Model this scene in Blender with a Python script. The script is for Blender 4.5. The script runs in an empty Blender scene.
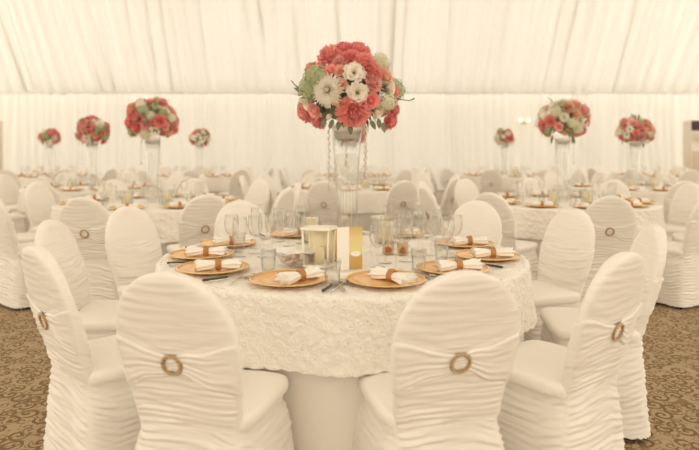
import bpy, math, random
from mathutils import Vector, Matrix, noise
R = math.radians
PI = math.pi
sc = bpy.context.scene
C = sc.collection

# ------------------------------------------------------------------ camera, sky, exposure
cam_d = bpy.data.cameras.new('camera')
cam = bpy.data.objects.new('camera', cam_d)
C.objects.link(cam)
cam.location = (0, 0, 1.28)
cam.rotation_euler = (R(90), 0, 0)
cam_d.sensor_width = 36
cam_d.lens = 600 / 699 * 36
cam_d.shift_y = -75 / 699
cam_d.clip_start = 0.05
cam_d.dof.use_dof = True
cam_d.dof.focus_distance = 2.85
cam_d.dof.aperture_fstop = 1.7
sc.camera = cam

w = bpy.data.worlds.new('sky')
sc.world = w
w.use_nodes = True
bg = w.node_tree.nodes['Background']
bg.inputs[0].default_value = (1.0, 0.92, 0.80, 1)
bg.inputs[1].default_value = 3.5
sc.view_settings.view_transform = 'Standard'
sc.view_settings.look = 'None'
sc.view_settings.gamma = 1
sc.view_settings.use_curve_mapping = False
sc.view_settings.exposure = -0.42
sc.cycles.transparent_max_bounces = 40
sc.cycles.max_bounces = 10
sc.cycles.diffuse_bounces = 6


# ------------------------------------------------------------------ materials
def new_mat(name):
    m = bpy.data.materials.new(name)
    m.use_nodes = True
    nt = m.node_tree
    return m, nt, nt.nodes['Principled BSDF'], nt.nodes['Material Output']


def L(nt, a, b):
    nt.links.new(a, b)


def fabric(name, col, rough=0.85, wrinkle=0.0, weave=700, trans=0.0, sheen=0.15):
    m, nt, p, out = new_mat(name)
    p.inputs['Roughness'].default_value = rough
    p.inputs['Sheen Weight'].default_value = sheen
    tc = nt.nodes.new('ShaderNodeTexCoord')
    n1 = nt.nodes.new('ShaderNodeTexNoise')
    n1.inputs['Scale'].default_value = 6
    L(nt, tc.outputs['Object'], n1.inputs['Vector'])
    cr = nt.nodes.new('ShaderNodeMixRGB')
    cr.inputs[1].default_value = (*[c * 0.96 for c in col], 1)
    cr.inputs[2].default_value = (*col, 1)
    L(nt, n1.outputs['Fac'], cr.inputs[0])
    L(nt, cr.outputs[0], p.inputs['Base Color'])
    n2 = nt.nodes.new('ShaderNodeTexNoise')
    n2.inputs['Scale'].default_value = weave
    L(nt, tc.outputs['Object'], n2.inputs['Vector'])
    b = nt.nodes.new('ShaderNodeBump')
    b.inputs['Strength'].default_value = 0.08
    b.inputs['Distance'].default_value = 0.002
    L(nt, n2.outputs['Fac'], b.inputs['Height'])
    last = b
    if wrinkle > 0:
        mp = nt.nodes.new('ShaderNodeMapping')
        mp.inputs['Scale'].default_value = (3, 3, 40)
        L(nt, tc.outputs['Object'], mp.inputs['Vector'])
        n3 = nt.nodes.new('ShaderNodeTexNoise')
        n3.inputs['Scale'].default_value = 1.5
        n3.inputs['Detail'].default_value = 3
        L(nt, mp.outputs[0], n3.inputs['Vector'])
        b2 = nt.nodes.new('ShaderNodeBump')
        b2.inputs['Strength'].default_value = wrinkle
        b2.inputs['Distance'].default_value = 0.01
        L(nt, n3.outputs['Fac'], b2.inputs['Height'])
        L(nt, b.outputs[0], b2.inputs['Normal'])
        last = b2
    L(nt, last.outputs[0], p.inputs['Normal'])
    if trans > 0:
        t = nt.nodes.new('ShaderNodeBsdfTranslucent')
        t.inputs[0].default_value = (*col, 1)
        mx = nt.nodes.new('ShaderNodeMixShader')
        mx.inputs[0].default_value = trans
        L(nt, p.outputs[0], mx.inputs[1])
        L(nt, t.outputs[0], mx.inputs[2])
        L(nt, mx.outputs[0], out.inputs['Surface'])
    return m


def simple(name, col, rough=0.5, metal=0.0, bump=0.0, scale=60, var=0.0, emit=None):
    m, nt, p, out = new_mat(name)
    p.inputs['Roughness'].default_value = rough
    p.inputs['Metallic'].default_value = metal
    p.inputs['Base Color'].default_value = (*col, 1)
    tc = nt.nodes.new('ShaderNodeTexCoord')
    n = nt.nodes.new('ShaderNodeTexNoise')
    n.inputs['Scale'].default_value = scale
    n.inputs['Detail'].default_value = 4
    L(nt, tc.outputs['Object'], n.inputs['Vector'])
    if var > 0:
        mx = nt.nodes.new('ShaderNodeMixRGB')
        mx.inputs[1].default_value = (*[c * (1 - var) for c in col], 1)
        mx.inputs[2].default_value = (*[min(1, c * (1 + var)) for c in col], 1)
        L(nt, n.outputs['Fac'], mx.inputs[0])
        L(nt, mx.outputs[0], p.inputs['Base Color'])
    if bump > 0:
        b = nt.nodes.new('ShaderNodeBump')
        b.inputs['Strength'].default_value = bump
        b.inputs['Distance'].default_value = 0.003
        L(nt, n.outputs['Fac'], b.inputs['Height'])
        L(nt, b.outputs[0], p.inputs['Normal'])
    if emit:
        p.inputs['Emission Color'].default_value = (*emit[0], 1)
        p.inputs['Emission Strength'].default_value = emit[1]
    return m


def petal_mat(name, c1, c2, trans=0.45, spread=0.5):
    """two close petal tones, picked per flower"""
    m, nt, p, out = new_mat(name)
    oi = nt.nodes.new('ShaderNodeObjectInfo')
    tc = nt.nodes.new('ShaderNodeTexCoord')
    n = nt.nodes.new('ShaderNodeTexNoise')
    n.inputs['Scale'].default_value = 2.2
    L(nt, tc.outputs['Object'], n.inputs['Vector'])
    ad = nt.nodes.new('ShaderNodeMath')
    ad.operation = 'MULTIPLY_ADD'
    ad.inputs[1].default_value = spread
    L(nt, oi.outputs['Random'], ad.inputs[0])
    ml = nt.nodes.new('ShaderNodeMath')
    ml.operation = 'MULTIPLY'
    ml.inputs[1].default_value = 0.7
    L(nt, n.outputs['Fac'], ml.inputs[0])
    L(nt, ml.outputs[0], ad.inputs[2])
    mx = nt.nodes.new('ShaderNodeMixRGB')
    mx.inputs[1].default_value = (*c1, 1)
    mx.inputs[2].default_value = (*c2, 1)
    L(nt, ad.outputs[0], mx.inputs[0])
    L(nt, mx.outputs[0], p.inputs['Base Color'])
    p.inputs['Roughness'].default_value = 0.7
    t = nt.nodes.new('ShaderNodeBsdfTranslucent')
    L(nt, mx.outputs[0], t.inputs[0])
    ms = nt.nodes.new('ShaderNodeMixShader')
    ms.inputs[0].default_value = trans
    L(nt, p.outputs[0], ms.inputs[1])
    L(nt, t.outputs[0], ms.inputs[2])
    L(nt, ms.outputs[0], out.inputs['Surface'])
    return m


def glass_mat(name, tint=(0.985, 0.985, 0.975), ior=1.45, rough=0.02, base=0.0):
    m, nt, p, out = new_mat(name)
    nt.nodes.remove(p)
    tr = nt.nodes.new('ShaderNodeBsdfTransparent')
    tr.inputs[0].default_value = (*tint, 1)
    gl = nt.nodes.new('ShaderNodeBsdfGlossy')
    gl.inputs['Roughness'].default_value = rough
    lw = nt.nodes.new('ShaderNodeLayerWeight')
    lw.inputs[0].default_value = 0.5
    pw = nt.nodes.new('ShaderNodeMath')
    pw.operation = 'POWER'
    pw.inputs[1].default_value = 2.6 if ior < 1.6 else 1.4
    L(nt, lw.outputs['Facing'], pw.inputs[0])
    fr = nt.nodes.new('ShaderNodeMath')
    fr.operation = 'MULTIPLY_ADD'
    fr.inputs[1].default_value = 0.85
    fr.inputs[2].default_value = max(base, ((ior - 1) / (ior + 1)) ** 2)
    L(nt, pw.outputs[0], fr.inputs[0])
    tc = nt.nodes.new('ShaderNodeTexCoord')
    n = nt.nodes.new('ShaderNodeTexNoise')
    n.inputs['Scale'].default_value = 25
    L(nt, tc.outputs['Object'], n.inputs['Vector'])
    b = nt.nodes.new('ShaderNodeBump')
    b.inputs['Strength'].default_value = 0.05
    L(nt, n.outputs['Fac'], b.inputs['Height'])
    L(nt, b.outputs[0], gl.inputs['Normal'])
    mx = nt.nodes.new('ShaderNodeMixShader')
    L(nt, fr.outputs[0], mx.inputs[0])
    L(nt, tr.outputs[0], mx.inputs[1])
    L(nt, gl.outputs[0], mx.inputs[2])
    L(nt, mx.outputs[0], out.inputs['Surface'])
    return m


def rosette_mat(name, col):
    m, nt, p, out = new_mat(name)
    p.inputs['Roughness'].default_value = 0.85
    p.inputs['Sheen Weight'].default_value = 0.15
    p.inputs['Base Color'].default_value = (*col, 1)
    tc = nt.nodes.new('ShaderNodeTexCoord')
    nz = nt.nodes.new('ShaderNodeTexNoise')
    nz.inputs['Scale'].default_value = 40
    L(nt, tc.outputs['Object'], nz.inputs['Vector'])
    mxv = nt.nodes.new('ShaderNodeMixRGB')
    mxv.inputs[0].default_value = 0.03
    L(nt, tc.outputs['Object'], mxv.inputs[1])
    L(nt, nz.outputs['Color'], mxv.inputs[2])
    v = nt.nodes.new('ShaderNodeTexVoronoi')
    v.inputs['Scale'].default_value = 30
    L(nt, mxv.outputs[0], v.inputs['Vector'])
    mu = nt.nodes.new('ShaderNodeMath')
    mu.operation = 'MULTIPLY'
    mu.inputs[1].default_value = 16
    L(nt, v.outputs['Distance'], mu.inputs[0])
    sn = nt.nodes.new('ShaderNodeMath')
    sn.operation = 'SINE'
    L(nt, mu.outputs[0], sn.inputs[0])
    b = nt.nodes.new('ShaderNodeBump')
    b.inputs['Strength'].default_value = 0.42
    b.inputs['Distance'].default_value = 0.004
    L(nt, sn.outputs[0], b.inputs['Height'])
    L(nt, b.outputs[0], p.inputs['Normal'])
    return m


def carpet_mat():
    m, nt, p, out = new_mat('carpet')
    p.inputs['Roughness'].default_value = 0.95
    tc = nt.nodes.new('ShaderNodeTexCoord')

    def math_(op, a, b=None, c=None, clamp=False):
        n = nt.nodes.new('ShaderNodeMath')
        n.operation = op
        n.use_clamp = clamp
        for k, v in enumerate((a, b, c)):
            if v is None:
                continue
            if isinstance(v, (int, float)):
                n.inputs[k].default_value = v
            else:
                L(nt, v, n.inputs[k])
        return n.outputs[0]

    def scrolls(scale, off, turns, rmax):
        mp = nt.nodes.new('ShaderNodeMapping')
        mp.inputs['Location'].default_value = (off, off * 0.7, 0)
        L(nt, tc.outputs['Object'], mp.inputs['Vector'])
        nz = nt.nodes.new('ShaderNodeTexNoise')
        nz.inputs['Scale'].default_value = 9
        L(nt, mp.outputs[0], nz.inputs['Vector'])
        va = nt.nodes.new('ShaderNodeVectorMath')
        va.operation = 'MULTIPLY_ADD'
        va.inputs[1].default_value = (0.035, 0.035, 0)
        L(nt, nz.outputs['Color'], va.inputs[0])
        L(nt, mp.outputs[0], va.inputs[2])
        v = nt.nodes.new('ShaderNodeTexVoronoi')
        v.voronoi_dimensions = '2D'
        v.inputs['Scale'].default_value = scale
        v.inputs['Randomness'].default_value = 0.75
        L(nt, va.outputs[0], v.inputs['Vector'])
        sb = nt.nodes.new('ShaderNodeVectorMath')
        sb.operation = 'SUBTRACT'
        L(nt, va.outputs[0], sb.inputs[0])
        L(nt, v.outputs['Position'], sb.inputs[1])
        sx = nt.nodes.new('ShaderNodeSeparateXYZ')
        L(nt, sb.outputs[0], sx.inputs[0])
        sc_ = nt.nodes.new('ShaderNodeSeparateColor')
        L(nt, v.outputs['Color'], sc_.inputs[0])
        sgn = math_('SUBTRACT', math_('MULTIPLY', math_('GREATER_THAN', sc_.outputs[0], 0.5), 2.0), 1.0)
        ang = math_('DIVIDE', math_('ARCTAN2', math_('MULTIPLY', sx.outputs[1], sgn), sx.outputs[0]), 2 * PI)
        rr = math_('SQRT', math_('ADD', math_('MULTIPLY', sx.outputs[0], sx.outputs[0]), math_('MULTIPLY', sx.outputs[1], sx.outputs[1])))
        ph = math_('FRACT', math_('ADD', math_('ADD', math_('MULTIPLY', rr, turns), ang), math_('ADD', sc_.outputs[1], 2.0)))
        d = math_('ABSOLUTE', math_('SUBTRACT', ph, 0.5))
        r = nt.nodes.new('ShaderNodeMapRange')
        r.inputs['From Min'].default_value = 0.17
        r.inputs['From Max'].default_value = 0.25
        r.inputs['To Min'].default_value = 1
        r.inputs['To Max'].default_value = 0
        L(nt, d, r.inputs['Value'])
        inside = math_('LESS_THAN', rr, rmax)
        return math_('MULTIPLY', r.outputs[0], inside)

    s1 = scrolls(10.0, 0.0, 27.0, 0.050)
    s2 = scrolls(13.0, 5.3, 34.0, 0.028)
    vn = nt.nodes.new('ShaderNodeTexNoise')
    vn.inputs['Scale'].default_value = 10
    vn.inputs['Detail'].default_value = 0.5
    vn.inputs['Distortion'].default_value = 1.5
    L(nt, tc.outputs['Object'], vn.inputs['Vector'])
    vine = math_('LESS_THAN', math_('ABSOLUTE', math_('SUBTRACT', vn.outputs['Fac'], 0.5)), 0.022)
    mxm = math_('MAXIMUM', math_('MAXIMUM', s1, math_('MULTIPLY', s2, 0.7)), math_('MULTIPLY', vine, 0.8))
    pile = nt.nodes.new('ShaderNodeTexNoise')
    pile.inputs['Scale'].default_value = 260
    L(nt, tc.outputs['Object'], pile.inputs['Vector'])
    basec = nt.nodes.new('ShaderNodeMixRGB')
    basec.inputs[1].default_value = (0.36, 0.26, 0.145, 1)
    basec.inputs[2].default_value = (0.46, 0.345, 0.205, 1)
    L(nt, pile.outputs['Fac'], basec.inputs[0])
    mx = nt.nodes.new('ShaderNodeMixRGB')
    mx.inputs[2].default_value = (0.18, 0.105, 0.042, 1)
    L(nt, mxm, mx.inputs[0])
    L(nt, basec.outputs[0], mx.inputs[1])
    L(nt, mx.outputs[0], p.inputs['Base Color'])
    b = nt.nodes.new('ShaderNodeBump')
    b.inputs['Strength'].default_value = 0.4
    b.inputs['Distance'].default_value = 0.003
    L(nt, pile.outputs['Fac'], b.inputs['Height'])
    L(nt, b.outputs[0], p.inputs['Normal'])
    return m


def menu_mat():
    """printed menu card: pale green to ochre print"""
    m, nt, p, out = new_mat('menu_print')
    p.inputs['Roughness'].default_value = 0.4
    tc = nt.nodes.new('ShaderNodeTexCoord')
    sp = nt.nodes.new('ShaderNodeSeparateXYZ')
    L(nt, tc.outputs['Object'], sp.inputs[0])
    r = nt.nodes.new('ShaderNodeValToRGB')
    mr = nt.nodes.new('ShaderNodeMapRange')
    mr.inputs['From Min'].default_value = 0.0
    mr.inputs['From Max'].default_value = 0.185
    L(nt, sp.outputs['Z'], mr.inputs['Value'])
    L(nt, mr.outputs[0], r.inputs[0])
    e = r.color_ramp.elements
    e[0].position = 0
    e[0].color = (0.55, 0.33, 0.10, 1)
    e[1].position = 1
    e[1].color = (0.55, 0.40, 0.13, 1)
    k = r.color_ramp.elements.new(0.3)
    k.color = (0.58, 0.36, 0.12, 1)
    k = r.color_ramp.elements.new(0.42)
    k.color = (0.72, 0.66, 0.30, 1)
    k = r.color_ramp.elements.new(0.75)
    k.color = (0.72, 0.60, 0.26, 1)
    L(nt, r.outputs[0], p.inputs['Base Color'])
    return m


M = {
    'cover': fabric('chair_cover_fabric', (0.83, 0.785, 0.715), wrinkle=0.45),
    'seat': fabric('seat_cover_fabric', (0.85, 0.805, 0.73), wrinkle=0.0),
    'sash': fabric('sash_fabric', (0.84, 0.795, 0.725), wrinkle=0.45),
    'liner': fabric('tent_liner_fabric', (0.88, 0.87, 0.84), weave=90, trans=0.215, sheen=0),
    'wallcloth': fabric('wall_drape_fabric', (0.87, 0.86, 0.81), weave=90, trans=0.10, sheen=0),
    'sidecloth': fabric('side_drape_fabric', (0.92, 0.90, 0.86), weave=90, trans=0.8, sheen=0),
    'rosette': rosette_mat('rosette_cloth', (0.88, 0.84, 0.76)),
    'skirting': fabric('under_cloth_satin', (0.82, 0.77, 0.69), rough=0.5),
    'carpet': carpet_mat(),
    'napkin': fabric('napkin_linen', (0.90, 0.86, 0.79)),
    'ring': simple('woven_gold', (0.50, 0.25, 0.09), 0.45, 0.3, bump=0.8, scale=180, var=0.35),
    'brooch': simple('copper_brooch', (0.46, 0.29, 0.14), 0.4, 0.5, bump=0.6, scale=220, var=0.3),
    'stone': simple('rhinestone', (0.85, 0.75, 0.6), 0.12, 0.4, var=0.1),
    'plate': simple('amber_plate', (0.85, 0.52, 0.22), 0.22, 0.25, var=0.16, scale=14),
    'plate_rim': simple('gold_plate_rim', (0.80, 0.55, 0.24), 0.2, 0.6, var=0.1, scale=30),
    'glass': glass_mat('clear_glass'),
    'crystal': glass_mat('crystal', tint=(0.90, 0.83, 0.77), ior=1.9),
    'amber_glass': glass_mat('amber_glass', tint=(0.97, 0.86, 0.72)),
    'vase_glass': glass_mat('vase_glass', tint=(0.985, 0.985, 0.975), base=0.13),
    'water': glass_mat('water', tint=(0.97, 0.97, 0.96), ior=1.33),
    'silver': simple('cutlery_steel', (0.62, 0.58, 0.52), 0.22, 1.0, var=0.1),
    'dark': simple('black_leg', (0.02, 0.018, 0.015), 0.4, var=0.2),
    'darkhandle': simple('dark_handle', (0.06, 0.04, 0.03), 0.4, var=0.2),
    'wax': simple('candle_wax', (0.90, 0.80, 0.52), 0.5, var=0.05, scale=20),
    'flame': simple('flame', (1, 0.7, 0.3), 0.5, emit=((1, 0.85, 0.62), 3)),
    'white_wood': simple('white_painted_wood', (0.84, 0.78, 0.66), 0.5, bump=0.2, var=0.06),
    'gold': simple('gold_panel', (0.62, 0.42, 0.15), 0.35, 0.5, var=0.2),
    'paper': simple('white_card', (0.88, 0.84, 0.77), 0.6, var=0.03),
    'menu': menu_mat(),
    'coral': petal_mat('coral_petal', (0.98, 0.34, 0.32), (0.99, 0.58, 0.53), spread=0.35),
    'pink': petal_mat('salmon_petal', (0.96, 0.48, 0.43), (0.98, 0.66, 0.58)),
    'peach': petal_mat('peach_petal', (0.88, 0.52, 0.36), (0.92, 0.68, 0.52)),
    'white': petal_mat('ivory_petal', (0.92, 0.86, 0.74), (0.95, 0.91, 0.82)),
    'green': petal_mat('lime_floret', (0.44, 0.50, 0.27), (0.62, 0.66, 0.42)),
    'palegreen': petal_mat('pale_green_floret', (0.76, 0.76, 0.56), (0.87, 0.85, 0.70)),
    'leaf': petal_mat('leaf_green', (0.13, 0.16, 0.09), (0.25, 0.29, 0.17), trans=0.15),
    'centre': simple('flower_centre', (0.16, 0.13, 0.05), 0.8, var=0.3),
    'twig': simple('twig_bark', (0.16, 0.10, 0.05), 0.8, var=0.3),
    'ac_white': simple('off_white_plastic', (0.78, 0.72, 0.62), 0.4, var=0.03),
    'ac_tan': simple('tan_plastic', (0.62, 0.50, 0.36), 0.5, var=0.05),
    'black': simple('black_plastic', (0.03, 0.025, 0.02), 0.4, var=0.1),
    'mirror': simple('mirror_base', (0.8, 0.78, 0.74), 0.06, 1.0, var=0.02),
}


# ------------------------------------------------------------------ mesh helpers
class MB:
    def __init__(s):
        s.v = []
        s.f = []

    def grid(s, pts, closed_u=False, closed_v=False, flip=False):
        """pts[v][u]"""
        nv = len(pts)
        nu = len(pts[0])
        o = len(s.v)
        for row in pts:
            s.v.extend(tuple(p) for p in row)
        for j in range(nv if closed_v else nv - 1):
            for i in range(nu if closed_u else nu - 1):
                a = o + j * nu + i
                b = o + j * nu + (i + 1) % nu
                c = o + ((j + 1) % nv) * nu + (i + 1) % nu
                d = o + ((j + 1) % nv) * nu + i
                s.f.append((a, d, c, b) if flip else (a, b, c, d))
        return o

    def fan(s, centre, ring_start, n, flip=False):
        c = len(s.v)
        s.v.append(tuple(centre))
        for i in range(n):
            a = ring_start + i
            b = ring_start + (i + 1) % n
            s.f.append((c, b, a) if flip else (c, a, b))

    def box(s, x0, x1, y0, y1, z0, z1, bev=0.0):
        if bev <= 0:
            o = len(s.v)
            s.v += [(x0, y0, z0), (x1, y0, z0), (x1, y1, z0), (x0, y1, z0), (x0, y0, z1), (x1, y0, z1), (x1, y1, z1), (x0, y1, z1)]
            s.f += [tuple(o + k for k in q) for q in ((0, 3, 2, 1), (4, 5, 6, 7), (0, 1, 5, 4), (1, 2, 6, 5), (2, 3, 7, 6), (3, 0, 4, 7))]
            return
        rows = []
        cx, cy = (x0 + x1) / 2, (y0 + y1) / 2
        hx, hy = (x1 - x0) / 2, (y1 - y0) / 2
        for z, ins in ((z0, bev), (z0 + bev * .3, bev * .3), (z0 + bev, 0), (z1 - bev, 0), (z1 - bev * .3, bev * .3), (z1, bev)):
            ring = []
            for (sx, sy, a0) in ((1, 1, 0), (-1, 1, 90), (-1, -1, 180), (1, -1, 270)):
                for k in range(4):
                    a = R(a0 + 30 * k)
                    ring.append((cx + sx * (hx - bev) + (bev - ins) * math.cos(a), cy + sy * (hy - bev) + (bev - ins) * math.sin(a), z))
            rows.append(ring)
        o = s.grid(rows, closed_u=True)
        s.fan((cx, cy, z0), o, 16, flip=True)
        s.fan((cx, cy, z1), o + 80, 16)

    def lathe(s, prof, n=32, cx=0, cy=0):
        rows = [[(cx + r * math.cos(2 * PI * i / n), cy + r * math.sin(2 * PI * i / n), z) for i in range(n)] for r, z in prof]
        s.grid(rows, closed_u=True)

    def tube(s, path, rad, n=8, caps=True):
        rows = []
        prev = None
        for k, p in enumerate(path):
            p = Vector(p)
            a = Vector(path[max(0, k - 1)])
            b = Vector(path[min(len(path) - 1, k + 1)])
            t = (b - a).normalized()
            u = t.orthogonal().normalized() if prev is None else (prev - t * prev.dot(t)).normalized()
            prev = u
            v = t.cross(u)
            r = rad[k] if isinstance(rad, (list, tuple)) else rad
            rows.append([p + (u * math.cos(2 * PI * i / n) + v * math.sin(2 * PI * i / n)) * r for i in range(n)])
        o = s.grid(rows, closed_u=True)
        if caps:
            s.fan(path[0], o, n, flip=True)
            s.fan(path[-1], o + (len(path) - 1) * n, n)

    def ball(s, c, r, n=8, m=6, sx=1, sy=1, sz=1):
        rows = []
        for j in range(m + 1):
            a = PI * j / m
            rows.append([(c[0] + sx * r * math.sin(a) * math.cos(2 * PI * i / n), c[1] + sy * r * math.sin(a) * math.sin(2 * PI * i / n), c[2] - sz * r * math.cos(a)) for i in range(n)])
        s.grid(rows, closed_u=True)

    def torus(s, c, r1, r2, n=24, m=10, mat=None, sq=1.0):
        rows = []
        for i in range(n):
            a = 2 * PI * i / n
            rows.append([Vector(((r1 + r2 * math.cos(2 * PI * j / m)) * math.cos(a), (r1 + r2 * math.cos(2 * PI * j / m)) * math.sin(a), sq * r2 * math.sin(2 * PI * j / m))) for j in range(m)])
        if mat:
            rows = [[mat @ p for p in r] for r in rows]
        rows = [[(p[0] + c[0], p[1] + c[1], p[2] + c[2]) for p in r] for r in rows]
        s.grid(rows, closed_u=True, closed_v=True)

    def mesh(s, name, mat, smooth=True):
        me = bpy.data.meshes.new(name)
        me.from_pydata(s.v, [], s.f)
        me.validate()
        me.update()
        if mat:
            me.materials.append(mat)
        if smooth:
            me.polygons.foreach_set('use_smooth', [True] * len(me.polygons))
        return me

    def build(s, name, mat, parent=None, smooth=True):
        o = bpy.data.objects.new(name, s.mesh(name, mat, smooth))
        C.objects.link(o)
        if parent:
            o.parent = parent
        return o


def tag(o, label=None, cat=None, group=None, kind=None):
    if label:
        o['label'] = label
    if cat:
        o['category'] = cat
    if group:
        o['group'] = group
    if kind:
        o['kind'] = kind
    return o


def thing(name, label, cat, loc=(0, 0, 0), rz=0, group=None):
    o = bpy.data.objects.new(name, None)
    o.empty_display_size = 0.1
    C.objects.link(o)
    o.location = loc
    o.rotation_euler = (0, 0, rz)
    return tag(o, label, cat, group)


def kids(o):
    return [c for c in KID.get(o.name, [])]


KID = {}


def index_children():
    KID.clear()
    for o in bpy.data.objects:
        if o.parent:
            KID.setdefault(o.parent.name, []).append(o)


def copy_tree(o, parent=None, skip=()):
    c = o.copy()
    C.objects.link(c)
    if parent:
        c.parent = parent
    for ch in KID.get(o.name, []):
        if ch.name.split('.')[0] in skip:
            continue
        copy_tree(ch, c, skip)
    return c


# repeats the photograph shows nothing of (outside the frame or behind other things), left out
HIDDEN = {(k, n) for k, v in {
    'banquet_chair': [40, 58, 50, 51, 52, 77, 78, 90, 91, 92],
    'charger_plate': [44, 45, 51, 52, 55, 56, 58, 60, 63, 66, 67, 74, 75, 78, 82, 89, 91, 92, 96, 98],
    'dinner_fork': [3, 7, 8],
    'dinner_knife': [6],
    'rolled_napkin': [19, 39, 45, 48, 49, 51, 55, 56, 58, 60, 75, 78, 82, 85, 89, 91, 92, 98],
    'table_spoon': [4],
    'water_tumbler': [35, 38, 39],
}.items() for n in v}
COUNT = {}


def place(proto, loc, rz, label, group, used=set(), skip=()):
    """first use moves the prototype itself, later uses copy it"""
    base = proto.name
    n_ = COUNT[base] = COUNT.get(base, -1) + 1
    if (base, n_) in HIDDEN:
        return None
    if proto.name not in used:
        used.add(proto.name)
        o = proto
    else:
        o = copy_tree(proto, None, skip)
    o.location = loc
    o.rotation_euler = (0, 0, rz)
    o['label'] = label
    o['group'] = group

    return o


def vnoise(x, y=0.0, z=0.0):
    return noise.noise(Vector((x, y, z)))


# ------------------------------------------------------------------ the setting
WALL_Y = 18.0
mb = MB()
mb.box(-15, 15, -8, WALL_Y + 0.3, -0.12, 0)
tag(mb.build('floor', M['carpet'], smooth=False), kind='structure')

# draped far wall: vertical pleats
mb = MB()
rows = []
n = 900
for j, z in enumerate((0.0, 0.8, 1.6, 2.4, 3.25)):
    row = []
    for i in range(n + 1):
        x = -15 + 30 * i / n
        d = 0.028 * math.sin(x * 26 + 1.3 * vnoise(x * 1.5, z * 0.2) * 6) + 0.03 * vnoise(x * 5, z * 0.3, 4)
        row.append((x, WALL_Y + d, z))
    rows.append(row)
mb.grid(rows)
tag(mb.build('wall_back', M['wallcloth']), kind='structure')
for side, x in (('left', -14.6), ('right', 14.6)):
    mb = MB()
    rows = []
    for z in (0.0, 1.6, 3.3, 5.5, 8.0):
        rows.append([(x + 0.035 * math.sin(y * 22 + 5 * vnoise(y, z * .1)), y, z) for y in [(-8 + 26 * k / 500) for k in range(501)]])
    mb.grid(rows)
    tag(mb.build('wall_' + side, M['sidecloth']), kind='structure')
mb = MB()
rows = []
for z in (0.0, 2.0, 4.0, 6.0, 8.0):
    rows.append([(-15 + 30 * k / 400, -8 + 0.035 * math.sin(k * 1.6), z) for k in range(401)])
mb.grid(rows)
tag(mb.build('wall_front', M['sidecloth']), kind='structure')

# pleated tent liner: a steep swag up from the eave, then over the ridge
prof = []
for t in range(0, 15):
    k = t / 14
    prof.append((WALL_Y - 0.12 - 2.45 * k, 3.0 + 3.55 * k ** 0.97))
for t in range(1, 9):
    k = t / 8
    prof.append((WALL_Y - 2.57 - 10.4 * k, 6.55 + 1.45 * math.sin(k * PI / 2)))
for t in range(1, 9):
    k = t / 8
    prof.append((5.03 - 13.2 * k, 8.0 - 2.0 * k ** 1.5))
mb = MB()
rows = []
n = 1800
for j, (y, z) in enumerate(prof):
    row = []
    for i in range(n + 1):
        x = -15 + 30 * i / n
        ph = x * 15 + 8.0 * vnoise(x * 0.55, j * 0.03, 7)
        ov = 0.062 + 0.10 * vnoise(x * 1.2, j * 0.04, 9)
        a = 0.08 + 0.09 * vnoise(x * 1.1, j * 0.03, 19)
        d = a * (1 + math.cos(ph)) * 0.5 + 0.03 * vnoise(x * 7, j * 0.06, 3)
        ph2 = x * 34 + 7 * vnoise(x * 1.1, j * 0.03, 12)
        xx = x + ov * math.sin(ph) + (0.022 + 0.04 * vnoise(x * 1.7, j * .03, 5)) * math.sin(ph2)
        d += 0.022 * math.cos(ph2)
        hem = 0.012 * abs(math.sin(x * 9)) if j == 0 else 0
        row.append((xx, y - d * 0.7, z - d * 0.6 - hem))
    rows.append(row)
mb.grid(rows)
tag(mb.build('ceiling', M['liner']), kind='structure')
mb = MB()
rows = []
for k, (r_, z_) in enumerate(((0.0, 3.0), (0.015, 2.985), (0.0, 2.965), (-0.03, 2.96), (-0.05, 3.0))):
    rows.append([(-15 + 30 * i / 500, WALL_Y - 0.24 - r_ + 0.03 * vnoise(i * .3), z_ + 0.02 * vnoise(i * 0.25, 5) - 0.012 * abs(math.sin(i * .7))) for i in range(501)])
mb.grid(rows)
tag(mb.build('trim_1', M['liner']), kind='structure')

# ------------------------------------------------------------------ the chair
random.seed(4)


def ruche(x, z, pitch, seed, diag=0.0):
    """stretch-gathered folds that mostly run across, merging and fading"""
    warp = 0.9 * vnoise(x * 3.2, z * 5, seed) + 0.35 * vnoise(x * 8, z * 4, seed + 3)
    n1 = vnoise(x * 4.5, z / pitch * 0.75 + warp, seed)
    ridge = 1 - min(1.0, abs(n1) * 3.4)
    s = math.sin(2 * PI * (z / pitch + diag * x + 1.6 * warp))
    amp = 0.65 + 0.8 * vnoise(x * 5, z * 8, seed + 5)
    return amp * (1.25 * ridge - 0.4 + 0.4 * s)


def half_w(z):
    if z > 0.70:
        k = min(1.0, (z - 0.70) / 0.227)
        return 0.202 * math.sqrt(max(0.0, 1 - k ** 2.15))
    k = (0.70 - z) / 0.28
    return 0.202 - 0.030 * min(1, k) ** 1.2


def back_y(z):
    return -0.187 - (z - 0.45) * 0.27


BZ = 0.645


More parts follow.
